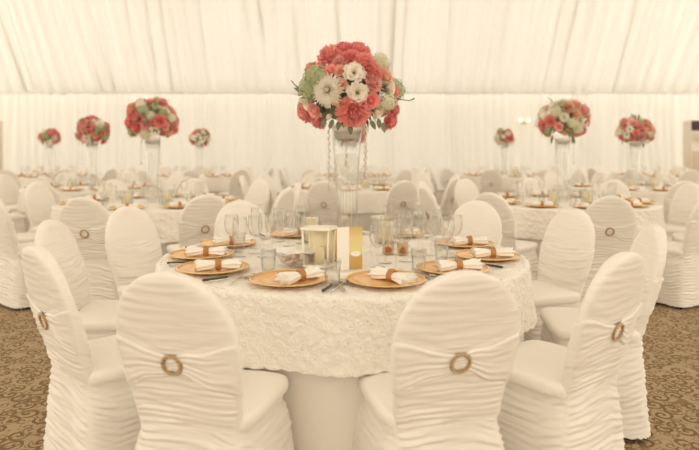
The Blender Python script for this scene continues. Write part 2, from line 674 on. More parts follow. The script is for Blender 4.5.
def make_backrest():
    mb = MB()
    nv, nu = 120, 88
    rows = []
    for j in range(nv):
        t = j / (nv - 1)
        if t < 0.62:
            z = 0.43 + (0.27) * t / 0.62
        else:
            z = 0.70 + 0.2268 * math.sin((t - 0.62) / 0.38 * PI / 2)
        hw = half_w(z)
        ht = 0.034 * min(1, (hw / 0.10)) ** 0.5 if hw < 0.10 else 0.034
        row = []
        for i in range(nu):
            a = 2 * PI * i / nu
            ca, sa = math.cos(a), math.sin(a)
            x = hw * math.copysign(abs(ca) ** 0.75, ca)
            yy = ht * math.copysign(abs(sa) ** 0.6, sa)
            y = back_y(z) + yy
            side = abs(sa)
            if sa < 0:   # rear face: curved drape above, ruching below the sash
                if z > BZ + 0.02:
                    k = min(1, (z - BZ - 0.02) / 0.12)
                    f = 0.0030 * ruche(x * 0.5, z - 0.7 * x * x, 0.030, 11) * (1 - 0.35 * k)
                    f += 0.0020 * math.sin(2 * PI * (z - BZ) / 0.030 / (0.5 + abs(x) * 7)) * max(0, 1 - (z - BZ) / 0.13)
                else:
                    f = 0.0052 * ruche(x, z + 0.5 * x * x, 0.020, 12)
                y -= f * min(1, side * 2)
            else:
                if z > 0.71:
                    f = 0.0010 * ruche(x * .6, z, 0.05, 21)
                else:
                    f = 0.004 * ruche(x, z, 0.021, 22)
                y += f * min(1, side * 2)
            row.append((x, y, z))
        rows.append(row)
    o = mb.grid(rows, closed_u=True)
    mb.fan((0, back_y(0.927), 0.9275), o + (nv - 1) * nu, nu)
    return mb


def make_sash():
    """band round the back: pinched at the brooch behind, wide and gathered in front"""
    mb = MB()
    nu, nv = 112, 30
    rows = []
    for j in range(nv):
        v = j / (nv - 1)
        row = []
        for i in range(nu):
            a = 2 * PI * i / nu
            ca, sa = math.cos(a), math.sin(a)
            fx = math.copysign(abs(ca) ** 0.75, ca)
            if sa < 0:
                k = min(1, abs(fx) / 0.95) ** 0.8
                lo = BZ - 0.018 - 0.080 * k + 0.006 * math.sin(fx * 9)
                hi = BZ + 0.018 + 0.052 * k + 0.005 * math.sin(fx * 7 + 1)
            else:
                lo = 0.54 - 0.045 * (1 - abs(fx)) ** 0.5
                hi = 0.705 + 0.015 * (1 - abs(fx)) ** 0.5
            z = lo + (hi - lo) * v
            hw = half_w(z) + 0.003
            ht = 0.034 + 0.0035
            x = hw * fx
            yy = ht * math.copysign(abs(sa) ** 0.6, sa)
            edge = min(v, 1 - v)
            if sa < 0:
                f = 0.0042 * ruche(x * 0.55, v * 0.12 + (1 if x > 0 else 0), 0.021, 51) + 0.001 * math.sin(2 * PI * v * 4.5)
                f += 0.006 * max(0, 1 - abs(fx) * 5)
                yy -= f * min(1, abs(sa) * 2) + 0.003 * (1 if edge > 0.05 else 0)
            else:
                f = 0.0068 * ruche(x, z - 0.8 * x * x, 0.022, 33)
                yy += f * min(1, abs(sa) * 2) + 0.003
            if edge < 0.02:
                x *= 0.985
                yy *= 0.9
            row.append((x, back_y(z) + yy, z))
        rows.append(row)
    mb.grid(rows, closed_u=True)
    return mb


def rrect(hx, y0, y1, rad, n):
    """n points round a rounded rectangle, starting mid right side, counter-clockwise, with outward normals"""
    cy, hy = (y0 + y1) / 2, (y1 - y0) / 2
    pts = []
    for i in range(n):
        a = 2 * PI * i / n
        ca, sa = math.cos(a), math.sin(a)
        p = 2 / 6.5
        x = hx * math.copysign(abs(ca) ** p, ca)
        y = hy * math.copysign(abs(sa) ** p, sa)
        nx, ny = x / hx ** 2 * abs(x / hx) ** 3.5, y / hy ** 2 * abs(y / hy) ** 3.5
        l = math.hypot(nx, ny) or 1
        pts.append((x, cy + y, nx / l, ny / l))
    return pts


def make_skirt():
    mb = MB()
    nv, nu = 100, 140
    rows = []
    for j in range(nv):
        t = j / (nv - 1)
        z = 0.452 - 0.430 * t
        fl = 0.008 + 0.050 * t ** 1.1
        waist = 0.016 * math.exp(-((z - 0.40) / 0.05) ** 2)
        ring = rrect(0.190 + fl - waist, -0.207 - fl * 0.45, 0.180 + fl * 0.5 - waist * .5, 0.05, nu)
        row = []
        for i, (x, y, nx, ny) in enumerate(ring):
            if abs(nx) > abs(ny):
                zc = z + 0.42 * (y + 0.2) - 0.5 * (y + 0.2) ** 2
                c, sd = y, 41 + (1 if x > 0 else 0)
            elif ny < 0:
                zc = z + 0.12 * x + 0.6 * x * x
                c, sd = x, 44
            else:
                zc = z + 1.6 * x * x
                c, sd = x, 46
            fade = min(1.0, max(0.0, abs(abs(nx) - abs(ny)) * 1.6))
            f = 0.0078 * ruche(c, zc, 0.024, sd) * fade * (0.55 + 0.45 * min(1, t * 5))
            hem = (0.0035 * math.sin(i * 1.35) if j >= nv - 2 else 0)
            row.append((x + nx * f, y + ny * f, max(0.010, z + hem)))
        rows.append(row)
    mb.grid(rows, closed_u=True, flip=True)
    return mb


def make_seat():
    mb = MB()
    nu = 96
    rows = []
    prof_ = ((1.0, 0.432), (1.012, 0.445), (1.008, 0.458), (0.985, 0.468), (0.94, 0.474), (0.85, 0.478), (0.65, 0.482), (0.4, 0.485), (0.15, 0.486))
    for k, z in prof_:
        ring = rrect(0.202 * k, -0.205 * k, 0.189 * k, 0.05, nu)
        rows.append([(x, y + 0.0, z + 0.0015 * vnoise(x * 14, y * 14, 2) + (0.002 * math.sin(math.atan2(y, x) * 17) if k > 0.99 and z < .45 else 0)) for x, y, nx, ny in ring])
    o = mb.grid(rows, closed_u=True)
    mb.fan((0, 0, 0.486), o + (len(prof_) - 1) * nu, nu)
    return mb


def make_brooch():
    mb = MB()
    rot = Matrix.Rotation(R(90), 3, 'X')
    mb.torus((0, 0, 0), 0.0295, 0.0064, 32, 10, rot, sq=0.6)
    return mb


def make_chair():
    root = thing('banquet_chair', 'chair', 'chair')
    make_backrest().build('backrest', M['cover'], root)
    make_sash().build('sash', M['sash'], root)
    make_seat().build('seat', M['seat'], root)
    make_skirt().build('skirt', M['cover'], root)
    br = make_brooch().build('brooch', M['brooch'], root)
    br.location = (0, back_y(BZ) - 0.048, BZ)
    br.rotation_euler = (R(15), 0, 0)
    br['label'] = 'copper coloured ring brooch'
    st = MB()
    for k in range(16):
        a = 2 * PI * k / 16
        st.ball((0.030 * math.cos(a), -0.0052, 0.030 * math.sin(a)), 0.0028, 6, 4)
    st.build('rhinestones', M['stone'], br)
    for sx in (-1, 1):
        for sy in (-0.19, 0.19):
            lg = MB()
            lg.tube([(sx * 0.150, sy * 0.8, 0.43), (sx * 0.19, sy * 0.98, 0.0)], [0.013, 0.010], 10)
            lg.build('leg', M['dark'], root)
    return root


chair = make_chair()
index_children()

# tables: name -> centre x, y; phrase
TABLES = {
    'main': (-0.03, 3.04, 'the nearest table'),
    'l2': (-1.97, 6.0, 'the second-row left table'),
    'r2': (2.17, 6.1, 'the second-row right table'),
    'c3': (0.02, 8.4, 'the third-row middle table'),
    'l3': (-3.6, 8.4, 'the third-row left table'),
    'r3': (4.0, 8.4, 'the third-row right table'),
    'l4': (-3.05, 12.2, 'the fourth-row table left of centre'),
    'll4': (-6.1, 12.2, 'the fourth-row leftmost table'),
    'r4': (3.2, 12.4, 'the fourth-row table right of centre'),
    'rr4': (6.4, 12.4, 'the fourth-row rightmost table'),
    'c4': (0.05, 12.3, 'the fourth-row middle table'),
}
CH_LAB = 'white ruched chair cover with ring brooch'
# main table: back-top points measured in the room, turned to face the table
main_chairs = [
    (-0.553, 1.79, 'large white ruched chair in the foreground, left of centre, ring brooch on its back', 7),
    (-1.165, 2.28, 'tilted white ruched chair at left of the nearest table, brooch at its lower left', 12),
    (-1.475, 3.03, 'white ruched chair behind the tilted left one, slim upright back edge', 0),
    (-1.36, 3.74, 'white ruched chair facing us at back left of the nearest table, no brooch visible', 0),
    (-0.75, 4.18, 'white ruched chair whose smooth front shows behind the back-left plates and glasses', 0),
    (0.338, 1.80, 'large white ruched chair in the foreground, right of centre, ring brooch on its back', -2),
    (0.958, 2.13, 'tilted white ruched chair at right of the nearest table beside open carpet', -8),
    (1.405, 2.84, 'white ruched chair half hidden behind the tilted right one', 0),
    (1.32, 3.60, 'white ruched chair facing us at right of the nearest table, lower half gathered', 0),
    (0.87, 4.16, 'white ruched chair with pale rounded back behind the back-right plates', 0),
]
tx, ty, _ = TABLES['main']
for bx, by, lab, dr in main_chairs:
    dx, dy = tx - bx, ty - by
    l = math.hypot(dx, dy)
    ux, uy = dx / l, dy / l
    ang = math.atan2(-ux, uy) + R(dr)
    place(chair, (bx + ux * 0.275, by + uy * 0.275, 0), ang, lab, 'covered chairs around the nearest table')

SIDE = ['near side', 'near-right curve', 'near right end', 'far right end', 'far-right curve',
        'far side', 'far-left curve', 'far left end', 'near left end', 'near-left curve']


def ring_chairs(key, off, ks, rr=1.17, skip=()):
    cx, cy, phrase = TABLES[key]
    for k in ks:
        th = R(off + 36 * k)
        x, y = cx + rr * math.sin(th), cy - rr * math.cos(th)
        jit = R(random.uniform(-5, 5))
        place(chair, (x, y, 0), th + jit, 'white ruched chair at %s, on its %s' % (phrase, SIDE[k]),
              'covered chairs around ' + phrase, skip=skip)


ring_chairs('l2', -1, (0, 1, 2, 3, 4, 5, 6, 7, 8, 9))
ring_chairs('r2', -6, (0, 1, 2, 3, 4, 5, 6, 7, 8, 9))
ring_chairs('c3', -12, (0, 1, 2, 3, 7, 8, 9, 4, 6), 1.2)
ring_chairs('l3', 2, range(10), 1.2)
ring_chairs('r3', -6, range(10), 1.2)
for k_, o_ in (('l4', 8), ('ll4', 0), ('r4', 12), ('rr4', -8), ('c4', 5)):
    ring_chairs(k_, o_, range(10), 1.2, skip=('leg', 'rhinestones'))

# ------------------------------------------------------------------ tables
TR = 0.905
TZ = 0.76


def make_table():
    root = thing('banquet_table', 'table', 'table')
    mb = MB()
    mb.lathe([(0.0, 0.722), (0.855, 0.722), (0.86, 0.73), (0.86, 0.74), (0.855, 0.746), (0, 0.746)], 64)
    mb.build('tabletop', M['white_wood'], root)
    for k in range(4):
        a = R(45 + 90 * k)
        lg = MB()
        lg.tube([(0.6 * math.cos(a), 0.6 * math.sin(a), 0.725), (0.66 * math.cos(a), 0.66 * math.sin(a), 0.0)], 0.018, 10)
        lg.build('leg', M['dark'], root)
    return root


def make_undercloth():
    mb = MB()
    n = 220
    rows = []
    mb.lathe([(0.3, 0.749), (0.868, 0.749)], n)
    for j in range(26):
        t = j / 25
        z = 0.749 - 0.744 * t
        row = []
        for i in range(n):
            a = 2 * PI * i / n
            wv = math.sin(a * 17 + 1.5 * vnoise(math.cos(a) * 2, math.sin(a) * 2, t))
            r_ = 0.869 + t * 0.010 + (0.002 + 0.020 * t) * wv + 0.012 * t * vnoise(math.cos(a) * 5, math.sin(a) * 5, 3)
            row.append((r_ * math.cos(a), r_ * math.sin(a), z))
        rows.append(row)
    mb.grid(rows, closed_u=True, flip=True)
    return mb.mesh('under_cloth', M['skirting'])


def make_overcloth(n=620, step=0.009):
    """gathered rosette cloth: disc on the table and a scalloped drop"""
    mb = MB()
    prof_ = []
    r_ = 0.02
    while r_ < 0.885:
        prof_.append((r_, 0.753, 0))
        r_ += step
    for k in range(6):
        a = PI / 2 * k / 5
        prof_.append((0.882 + 0.018 * math.sin(a), 0.753 - 0.016 * (1 - math.cos(a)), 1))
    z = 0.730
    while z > 0.484:
        prof_.append((0.900 + (0.73 - z) * 0.05, z, 2))
        z -= step
    rows = []
    for r_, z, kk in prof_:
        row = []
        dn = max(0, (0.74 - z) / 0.28)
        for i in range(n):
            a = 2 * PI * i / n
            ca, sa = math.cos(a), math.sin(a)
            wv = math.sin(a * 15 + 2.0 * vnoise(ca * 1.5, sa * 1.5, 8))
            rr = r_ + dn * 0.022 * wv
            p = Vector((rr * ca, rr * sa, z))
            dd = noise.voronoi(p * 31.0)[0][0]
            h = 0.0062 * max(0, 1 - (dd / 0.62) ** 2)
            if kk == 0:
                row.append((p.x, p.y, z + h * 0.6))
            else:
                zz = z
                if kk == 2 and z < 0.494:
                    zz -= 0.006 * abs(math.sin(a * 45))
                row.append((p.x + ca * h * 1.3, p.y + sa * h * 1.3, zz + (h * 0.4 if kk == 1 else 0)))
        rows.append(row)
    o = mb.grid(rows, closed_u=True, flip=True)
    mb.fan((0, 0, 0.757), o, n, flip=False)
    return mb.mesh('rosette_cloth', M['rosette'])


table = make_table()
o = bpy.data.objects.new('under_cloth', make_undercloth())
C.objects.link(o)
o.parent = table
index_children()
over_me = make_overcloth()
over_far = make_overcloth(240, 0.022)
for key, (x, y, phrase) in TABLES.items():
    place(table, (x, y, 0), R(10), 'round table in plain floor-length satin under-cloth, %s' % phrase, 'round banquet tables')
    o = bpy.data.objects.new('rosette_tablecloth', over_me if y < 7 else over_far)
    C.objects.link(o)
    o.location = (x, y, 0)
    tag(o, 'ruffled rosette overlay cloth on %s' % phrase, 'tablecloth', 'ruffled overlay cloths')

# ------------------------------------------------------------------ flowers (unit size, +z is the face)


def petal(mb, az, el, r0, length, width, curl, ruff, rnd, nu=4, nv=4, point=0.0):
    """el: 0 lies flat outward, 90 stands up; starts at r0 from the axis"""
    ca, sa = math.cos(az), math.sin(az)
    out = Vector((ca, sa, 0))
    tan = Vector((-sa, ca, 0))
    rows = []
    e = el
    p = out * r0 + Vector((0, 0, 0))
    stp = length / nv
    for j in range(nv + 1):
        t = j / nv
        wd = width * (math.sin(PI * (0.16 + 0.62 * t)) if point == 0 else math.sin(PI * min(0.99, 0.2 + 0.8 * t)) ** 0.8)
        row = []
        for i in range(nu + 1):
            u = i / nu * 2 - 1
            q = p + tan * (u * wd / 2)
            q += (Vector((0, 0, 1)) * math.cos(e) - out * math.sin(e)) * (0.22 * wd * u * u)
            if ruff and t > 0.5:
                q += (Vector((0, 0, 1)) * math.cos(e) - out * math.sin(e)) * rnd.uniform(-ruff, ruff) * t
                q += out * rnd.uniform(-ruff, ruff) * 0.5 * t
            row.append(q)
        rows.append(row)
        p = p + (out * math.cos(e) + Vector((0, 0, 1)) * math.sin(e)) * stp
        e += curl / nv
    mb.grid(rows)


def bloom(kind, seed):
    rnd = random.Random(seed)
    mb = MB()
    if kind == 'peony':
        N = 165
        for k in range(N):
            t = k / N
            az = k * 2.39996
            petal(mb, az, R(86 - 96 * t ** 1.05), 0.03 + 0.22 * t, 0.66 + 0.26 * rnd.random() - 0.04 * t, 0.20 + 0.15 * t, R(30 - 34 * t + rnd.uniform(-25, 25)), 0.075, rnd, 4, 4)
        mb.ball((0, 0, 0.0), 0.42, 10, 8)
    elif kind == 'rose':
        N = 26
        for k in range(N):
            t = k / N
            petal(mb, k * 2.39996, R(92 - 66 * t), 0.08 + 0.24 * t, 0.60 + 0.08 * t, 0.36 + 0.46 * t, R(-38 * t + 12), 0.012, rnd, 4, 4)
        mb.ball((0, 0, 0.0), 0.36, 10, 8)
    elif kind == 'lisianthus':
        for k in range(15):
            t = k / 15
            petal(mb, k * 2.39996, R(76 - 44 * t), 0.16 + 0.12 * t, 0.78, 0.62 + 0.2 * t, R(-46 - 15 * t), 0.015, rnd, 4, 5)
        mb.ball((0, 0, -0.05), 0.28, 10, 8)
    elif kind == 'dahlia':
        N = 210
        for k in range(N):
            t = k / N
            petal(mb, k * 2.39996, R(88 - 94 * t), 0.02 + 0.14 * t, 0.30 + 0.56 * t + rnd.uniform(-.06, .06), 0.18 + 0.05 * t, R(26 - 36 * t), 0.01, rnd, 2, 4, point=1)
        mb.ball((0, 0, 0.0), 0.26, 10, 8, sz=0.6)
        mb.ball((0, 0, 0.24), 0.15, 8, 6, sz=0.6)
    elif kind == 'hydrangea':
        N = 95
        for k in range(N):
            zc = 1 - 1.35 * k / N
            az = k * 2.39996
            rr = math.sqrt(max(0, 1 - zc * zc))
            nrm = Vector((rr * math.cos(az), rr * math.sin(az), zc))
            c = nrm * (0.72 + 0.26 * rnd.random())
            u = nrm.orthogonal().normalized()
            v = nrm.cross(u)
            ro = rnd.uniform(0, PI)
            for q in range(4):
                a = ro + q * PI / 2
                d = u * math.cos(a) + v * math.sin(a)
                s = d.cross(nrm)
                L_ = 0.20
                o = len(mb.v)
                for pnt in (c, c + d * L_ * .55 + s * L_ * .42 + nrm * .02, c + d * L_ + nrm * .05, c + d * L_ * .55 - s * L_ * .42 + nrm * .02):
                    mb.v.append(tuple(pnt))
                mb.f.append((o, o + 1, o + 2, o + 3))
        mb.ball((0, 0, 0), 0.62, 12, 9)
    elif kind == 'bud':
        for k in range(8):
            petal(mb, k * 2.39996, R(88 - 3 * k), 0.25, 1.0, 0.8, R(30), 0.0, rnd, 3, 4)
        mb.ball((0, 0, 0.35), 0.42, 8, 6, sz=1.4)
    return mb


FL = {}
for kind, mats in (('peony', ('coral', 'pink', 'peach')), ('rose', ('coral', 'pink', 'peach', 'white')), ('lisianthus', ('white',)), ('dahlia', ('white',)),
                   ('hydrangea', ('green', 'palegreen', 'white')), ('bud', ('white', 'pink'))):
    for mname in mats:
        FL[(kind, mname)] = [bloom(kind, 10 + q).mesh(kind, M[mname]) for q in range(2)]
cmb = MB()
cmb.ball((0, 0, 0.16), 0.15, 8, 6)
centre_me = cmb.mesh('flower_centre', M['centre'])


def leaf_pts(mb, base, d, up, length, width):
    d = Vector(d).normalized()
    s = d.cross(Vector(up)).normalized()
    nrm = s.cross(d).normalized()
    rows = []
    for j in range(7):
        t = j / 6
        wd = width * math.sin(PI * (0.04 + 0.96 * t)) ** 0.8 * (1 - 0.25 * t)
        c = Vector(base) + d * length * t - nrm * length * 0.25 * t * t
        rows.append([c - s * wd / 2 + nrm * 0.12 * wd, c, c + s * wd / 2 + nrm * 0.12 * wd])
    mb.grid(rows)


KLAB = {'coral': 'coral', 'pink': 'salmon pink', 'peach': 'pale peach', 'white': 'ivory', 'green': 'green', 'palegreen': 'pale green'}


def put_flower(root, kind, mname, d, dist, rad, rnd):
    d = Vector(d).normalized()
    o = bpy.data.objects.new(kind, rnd.choice(FL[(kind, mname)]))
    C.objects.link(o)
    o.parent = root
    o.location = d * dist
    q = d.to_track_quat('Z', 'Y')
    o.rotation_mode = 'QUATERNION'
    from mathutils import Quaternion
    o.rotation_quaternion = q @ Quaternion((0, 0, 1), rnd.uniform(0, 6.28))
    o.scale = (rad, rad, rad)
    o['label'] = '%s %s' % (KLAB[mname], kind)
    if kind == 'lisianthus':
        c = bpy.data.objects.new('flower_centre', centre_me)
        C.objects.link(c)
        c.parent = o
    return o


# the main bouquet, head by head: x, z offset from the ball's centre (m), depth sign, kind, colour, radius
S = 1 / 197.0
BC = (347, 92)
front = [
    (330, 58, 'peony', 'coral', 13), (344, 51, 'peony', 'coral', 11), (359, 52, 'peony', 'coral', 12), (364, 67, 'peony', 'coral', 12),
    (375, 77, 'peony', 'coral', 9.5), (374, 87, 'peony', 'pink', 9), (354, 115, 'peony', 'coral', 16), (371, 104, 'rose', 'coral', 8.5),
    (304, 115, 'peony', 'coral', 11), (316, 113, 'rose', 'pink', 8.5), (317, 124, 'peony', 'coral', 9), (392, 124, 'peony', 'coral', 10),
    (397, 112, 'peony', 'coral', 8), (397, 93, 'rose', 'coral', 6.5), (331, 75, 'rose', 'coral', 6.5), (341, 76, 'rose', 'peach', 6.5),
    (316, 80, 'hydrangea', 'green', 11), (309, 91, 'hydrangea', 'green', 10), (328, 94, 'dahlia', 'white', 15), (354, 78, 'lisianthus', 'white', 9.5),
    (357, 97, 'lisianthus', 'white', 9.5), (343, 89, 'rose', 'peach', 6), (386, 80, 'rose', 'peach', 8), (390, 90, 'rose', 'white', 7.5),
    (381, 64, 'hydrangea', 'palegreen', 9), (387, 105, 'hydrangea', 'palegreen', 9), (377, 115, 'rose', 'white', 7), (329, 109, 'bud', 'white', 4.5),
    (330, 119, 'bud', 'white', 5), (336, 107, 'bud', 'white', 3.5), (304, 102, 'bud', 'white', 5.5), (300, 96, 'bud', 'white', 4),
    (308, 107, 'lisianthus', 'white', 6), (390, 115, 'bud', 'pink', 4), (342, 108, 'rose', 'peach', 5.5), (365, 120, 'bud', 'pink', 4),
    (340, 66, 'peony', 'pink', 8), (351, 61, 'peony', 'coral', 10), (320, 70, 'rose', 'coral', 6),
]
bq = thing('flower_bouquet', 'big round coral, ivory and green bouquet topping the tallest nearest vase', 'bouquet', (-0.013, 3.04, 1.28 + 58 * S), 0, 'table centrepiece bouquets')
rnd = random.Random(8)
RX, RZ = 0.262, 0.228
for px, py, kd, cn, rr in front:
    x = (px - BC[0]) * S
    z = -(py - BC[1]) * S
    e = (x / RX) ** 2 + (z / RZ) ** 2
    y = -0.235 * math.sqrt(max(0.02, 1 - min(1, e)))
    dist = Vector((x, y, z)).length * 0.93
    put_flower(bq, kd, cn, (x, y, z), dist * (1 if kd != 'peony' else 0.97), rr * S * (1.05 if kd == 'peony' else 1.18), rnd)
pal = [('peony', 'coral'), ('rose', 'coral'), ('peony', 'coral'), ('hydrangea', 'green'), ('dahlia', 'white'), ('rose', 'peach'), ('hydrangea', 'palegreen'), ('lisianthus', 'white'), ('peony', 'pink')]
N = 34
for k in range(N):   # the far half and the underside
    zc = 1 - 1.5 * (k + 0.5) / N
    az = k * 2.39996
    r_ = math.sqrt(1 - zc * zc)
    v = Vector((r_ * math.cos(az) * RX, r_ * math.sin(az) * 0.24, zc * RZ))
    if v.y < 0.02:
        continue
    kd, cn = pal[k % len(pal)]
    put_flower(bq, kd, cn, v, v.length * 0.9, rnd.uniform(0.045, 0.068), rnd)
mb = MB()
rnd = random.Random(3)
for k in range(150):
    zc = rnd.uniform(-0.85, 0.7)
    az = rnd.uniform(0, 2 * PI)
    r_ = math.sqrt(1 - zc * zc)
    d = Vector((r_ * math.cos(az), r_ * math.sin(az), zc))
    b = Vector((d.x * RX, d.y * 0.22, d.z * RZ)) * 0.6
    leaf_pts(mb, b, d + Vector((rnd.uniform(-.5, .5), rnd.uniform(-.5, .5), rnd.uniform(-.5, .3))), (0.1, 0, 1), rnd.uniform(0.06, 0.095), 0.028)
for px, py, dx, dz in ((377, 126, .1, -1), (381, 130, .2, -1), (340, 128, -.2, -1), (350, 132, .1, -1), (334, 127, -.4, -1), (306, 101, -1, .5), (370, 128, .4, -.8), (326, 126, -.2, -.7)):
    leaf_pts(mb, ((px - BC[0]) * S, -0.15, -(py - BC[1]) * S + 0.03), (dx, -0.35, dz), (0, -1, .3), 0.05, 0.028)
mb.build('foliage', M['leaf'], bq)
mb = MB()
mb.ball((0, 0, -0.01), 0.165, 20, 14, sz=0.85)
mb.build('floral_foam', M['leaf'], bq)
mb = MB()
mb.tube([(0.20, -0.06, -0.03), (0.27, -0.07, -0.045), (0.31, -0.07, -0.05), (0.335, -0.075, -0.04)], [0.003, 0.0025, 0.002, 0.004], 6)
mb.tube([(-0.22, -0.06, 0.0), (-0.26, -0.07, 0.03), (-0.275, -0.075, 0.05)], [0.003, 0.0025, 0.002], 6)
mb.build('twig', M['twig'], bq)

# ------------------------------------------------------------------ vases


def make_vase():
    root = thing('glass_vase', 'vase', 'vase')
    mb = MB()
    mb.lathe([(0.0, 0.0), (0.056, 0.0), (0.056, 0.012), (0.052, 0.10), (0.056, 0.30), (0.066, 0.50), (0.076, 0.62), (0.073, 0.62), (0.063, 0.50), (0.053, 0.30), (0.049, 0.10), (0.050, 0.022), (0, 0.020)], 40)
    mb.build('body', M['vase_glass'], root)
    mb = MB()
    mb.lathe([(0.0, 0.575), (0.05, 0.578), (0.069, 0.60), (0.074, 0.618), (0.08, 0.63), (0.078, 0.642), (0.0, 0.645)], 32)
    mb.build('flower_holder', M['paper'], root)
    return root


def strand(path_x, path_y, z0, z1, n, name='crystal_strand', r=0.0052):
    mb = MB()
    for k in range(n):
        t = k / (n - 1)
        z = z0 + (z1 - z0) * t
        mb.ball((path_x + 0.003 * math.sin(k * 1.7), path_y, z), r * (1.25 if k % 3 == 0 else 0.85), 6, 4)
    mb.ball((path_x, path_y, z1 - 0.014), r * 1.7, 8, 4, sz=1.5)
    return mb


vase = make_vase()
index_children()
place(vase, (-0.013, 3.04, TZ), 0, 'tall clear glass vase in the middle of the nearest table', 'tall glass vases')
for x, y, z0, z1, n, lab in ((-0.102, 2.98, 1.40, 1.10, 30, 'bead strand hanging left of the nearest vase'), (0.077, 2.99, 1.41, 1.16, 26, 'bead strand hanging right of the nearest vase'),
                             (-0.018, 3.02, 1.37, 1.22, 16, 'short bead strand inside the nearest vase neck'),
                             (-0.075, 3.12, 1.40, 1.14, 26, 'bead strand hanging behind the nearest vase, left'), (0.085, 3.10, 1.40, 1.20, 20, 'bead strand hanging behind the nearest vase, right')):
    o = strand(0, 0, z0, z1, n).build('crystal_strand', M['crystal'])
    o.location = (x, y, 0)
    tag(o, lab, 'bead strand', 'crystal strands under the main bouquet')

bqspec = {
    'l2': (0.255, 0.0, 'bouquet of coral, peach and ivory heads on the second-row left vase', (153, 0)),
    'r2': (0.255, 0.0, 'coral, ivory and green bouquet on the second-row right vase', 0),
    'l3': (0.225, -0.04, 'loose coral and green bouquet on the third-row left vase', 0),
    'r3': (0.235, -0.04, 'wide low coral and white bouquet on the third-row right vase', 0),
    'c3': (0.22, -0.04, 'bouquet on the vase straight behind the main centrepiece', 0),
    'll4': (0.20, -0.04, 'small flat coral bouquet farthest to the left', 0),
    'l4': (0.20, -0.05, 'small coral and ivory bouquet on far-row vase left of centre', 0),
    'r4': (0.19, -0.05, 'smallest coral bouquet on far-row vase right of centre', 0),
}
for bi, (key, (br, dz, lab, _)) in enumerate(bqspec.items()):
    cx, cy, phrase = TABLES[key]
    place(vase, (cx, cy, TZ), 0.5 * bi, 'tall clear glass vase on %s' % phrase, 'tall glass vases')
    zc0 = 1.28 + 0.30 + dz
    root = thing('flower_bouquet', lab, 'bouquet', (cx, cy, zc0), 0, 'table centrepiece bouquets')
    rnd = random.Random(50 + bi)
    N = 44
    far = cy > 10
    N = 26 if far else 50
    sx = 1.18 if key == 'r3' else 1.05
    for k in range(N):
        z1 = 1 - 1.74 * (k + 0.5) / N
        az = k * 2.39996 + bi
        r_ = math.sqrt(1 - z1 * z1)
        v = Vector((r_ * math.cos(az) * br * sx, r_ * math.sin(az) * br * 0.95, z1 * br * 0.88)) * rnd.uniform(0.9, 1.05)
        kd, cn = rnd.choice([('peony', 'coral'), ('peony', 'coral'), ('rose', 'coral'), ('peony', 'pink'), ('hydrangea', 'green'), ('dahlia', 'white'), ('rose', 'peach'), ('hydrangea', 'palegreen'),
                             ('lisianthus', 'white'), ('rose', 'white'), ('peony', 'peach'), ('hydrangea', 'white'), ('peony', 'pink'), ('rose', 'pink')])
        put_flower(root, kd, cn, v, v.length * 0.86, rnd.uniform(0.043, 0.07) * (1.15 if far else 1), rnd)
    mb = MB()
    mb.ball((0, 0, 0.0), br * 0.5, 14, 10)
    mb.build('floral_foam', M['leaf'], root)
    mb = MB()
    for k in range(36):
        z1 = rnd.uniform(-0.85, 0.9)
        az = rnd.uniform(0, 2 * PI)
        r_ = math.sqrt(1 - z1 * z1)
        d = Vector((r_ * math.cos(az), r_ * math.sin(az), z1))
        leaf_pts(mb, d * br * 0.75, d + Vector((rnd.uniform(-.4, .4), rnd.uniform(-.4, .4), rnd.uniform(-.4, .5))), (0.1, 0, 1), rnd.uniform(0.06, 0.11), 0.03)
    mb.build('foliage', M['leaf'], root)
    if cy < 7:
        for q, (sxo, syo) in enumerate(((-0.095, -0.05), (0.09, -0.05))):
            o = strand(0, 0, zc0 - 0.15, zc0 - 0.42, 24).build('crystal_strand', M['crystal'])
            o.location = (cx + sxo, cy + syo, 0)
            tag(o, 'bead strand hanging on the %s side of the %s vase' % (('left', 'right')[q], phrase.replace('the ', '').replace(' table', '')), 'bead strand', 'crystal strands under second-row bouquets')

# ------------------------------------------------------------------ place settings


def make_plate():
    root = thing('charger_plate', 'plate', 'plate')
    mb = MB()
    mb.lathe([(0.0, 0.004), (0.095, 0.004), (0.108, 0.006), (0.118, 0.012), (0.150, 0.0165), (0.150, 0.013), (0.118, 0.008), (0.10, 0.0), (0.0, 0.0)], 64)
    mb.build('dish', M['plate'], root)
    mb = MB()
    mb.torus((0, 0, 0.0165), 0.1525, 0.0042, 64, 8, sq=0.7)
    mb.build('rim', M['plate_rim'], root)
    return root


def make_napkin():
    """napkin gathered through a woven ring, along local x"""
    root = thing('rolled_napkin', 'napkin', 'napkin')
    mb = MB()
    rows = []
    n = 40
    for j in range(25):
        t = j / 24 * 2 - 1
        x = 0.095 * t
        w_ = 0.0165 + (0.031 if t > 0 else 0.024) * abs(t) ** 1.15
        h_ = 0.0145 + 0.008 * abs(t)
        row = []
        for i in range(n):
            a = 2 * PI * i / n
            f = 1 + 0.17 * math.sin(a * 7 + t * 1.8 + 2 * vnoise(a, t * 2)) * min(1, abs(t) * 2 + 0.2) + 0.05 * vnoise(a * 2, t * 3)
            row.append((x + 0.006 * math.sin(a * 5) * abs(t), w_ * f * math.cos(a), 0.021 + h_ * f * math.sin(a)))
        rows.append(row)
    o = mb.grid(rows, closed_u=True)
    mb.fan((-0.088, 0, 0.021), o, n, flip=True)
    mb.fan((0.088, 0, 0.021), o + 24 * n, n)
    mb.build('cloth', M['napkin'], root)
    mb = MB()
    rot = Matrix.Rotation(R(90), 3, 'Y')
    for dx in (-0.008, 0.0, 0.008):
        mb.torus((dx, 0, 0.0225), 0.0215, 0.0048, 28, 8, rot)
    mb.build('napkin_ring', M['ring'], root)['label'] = 'woven gold napkin ring'
    return root


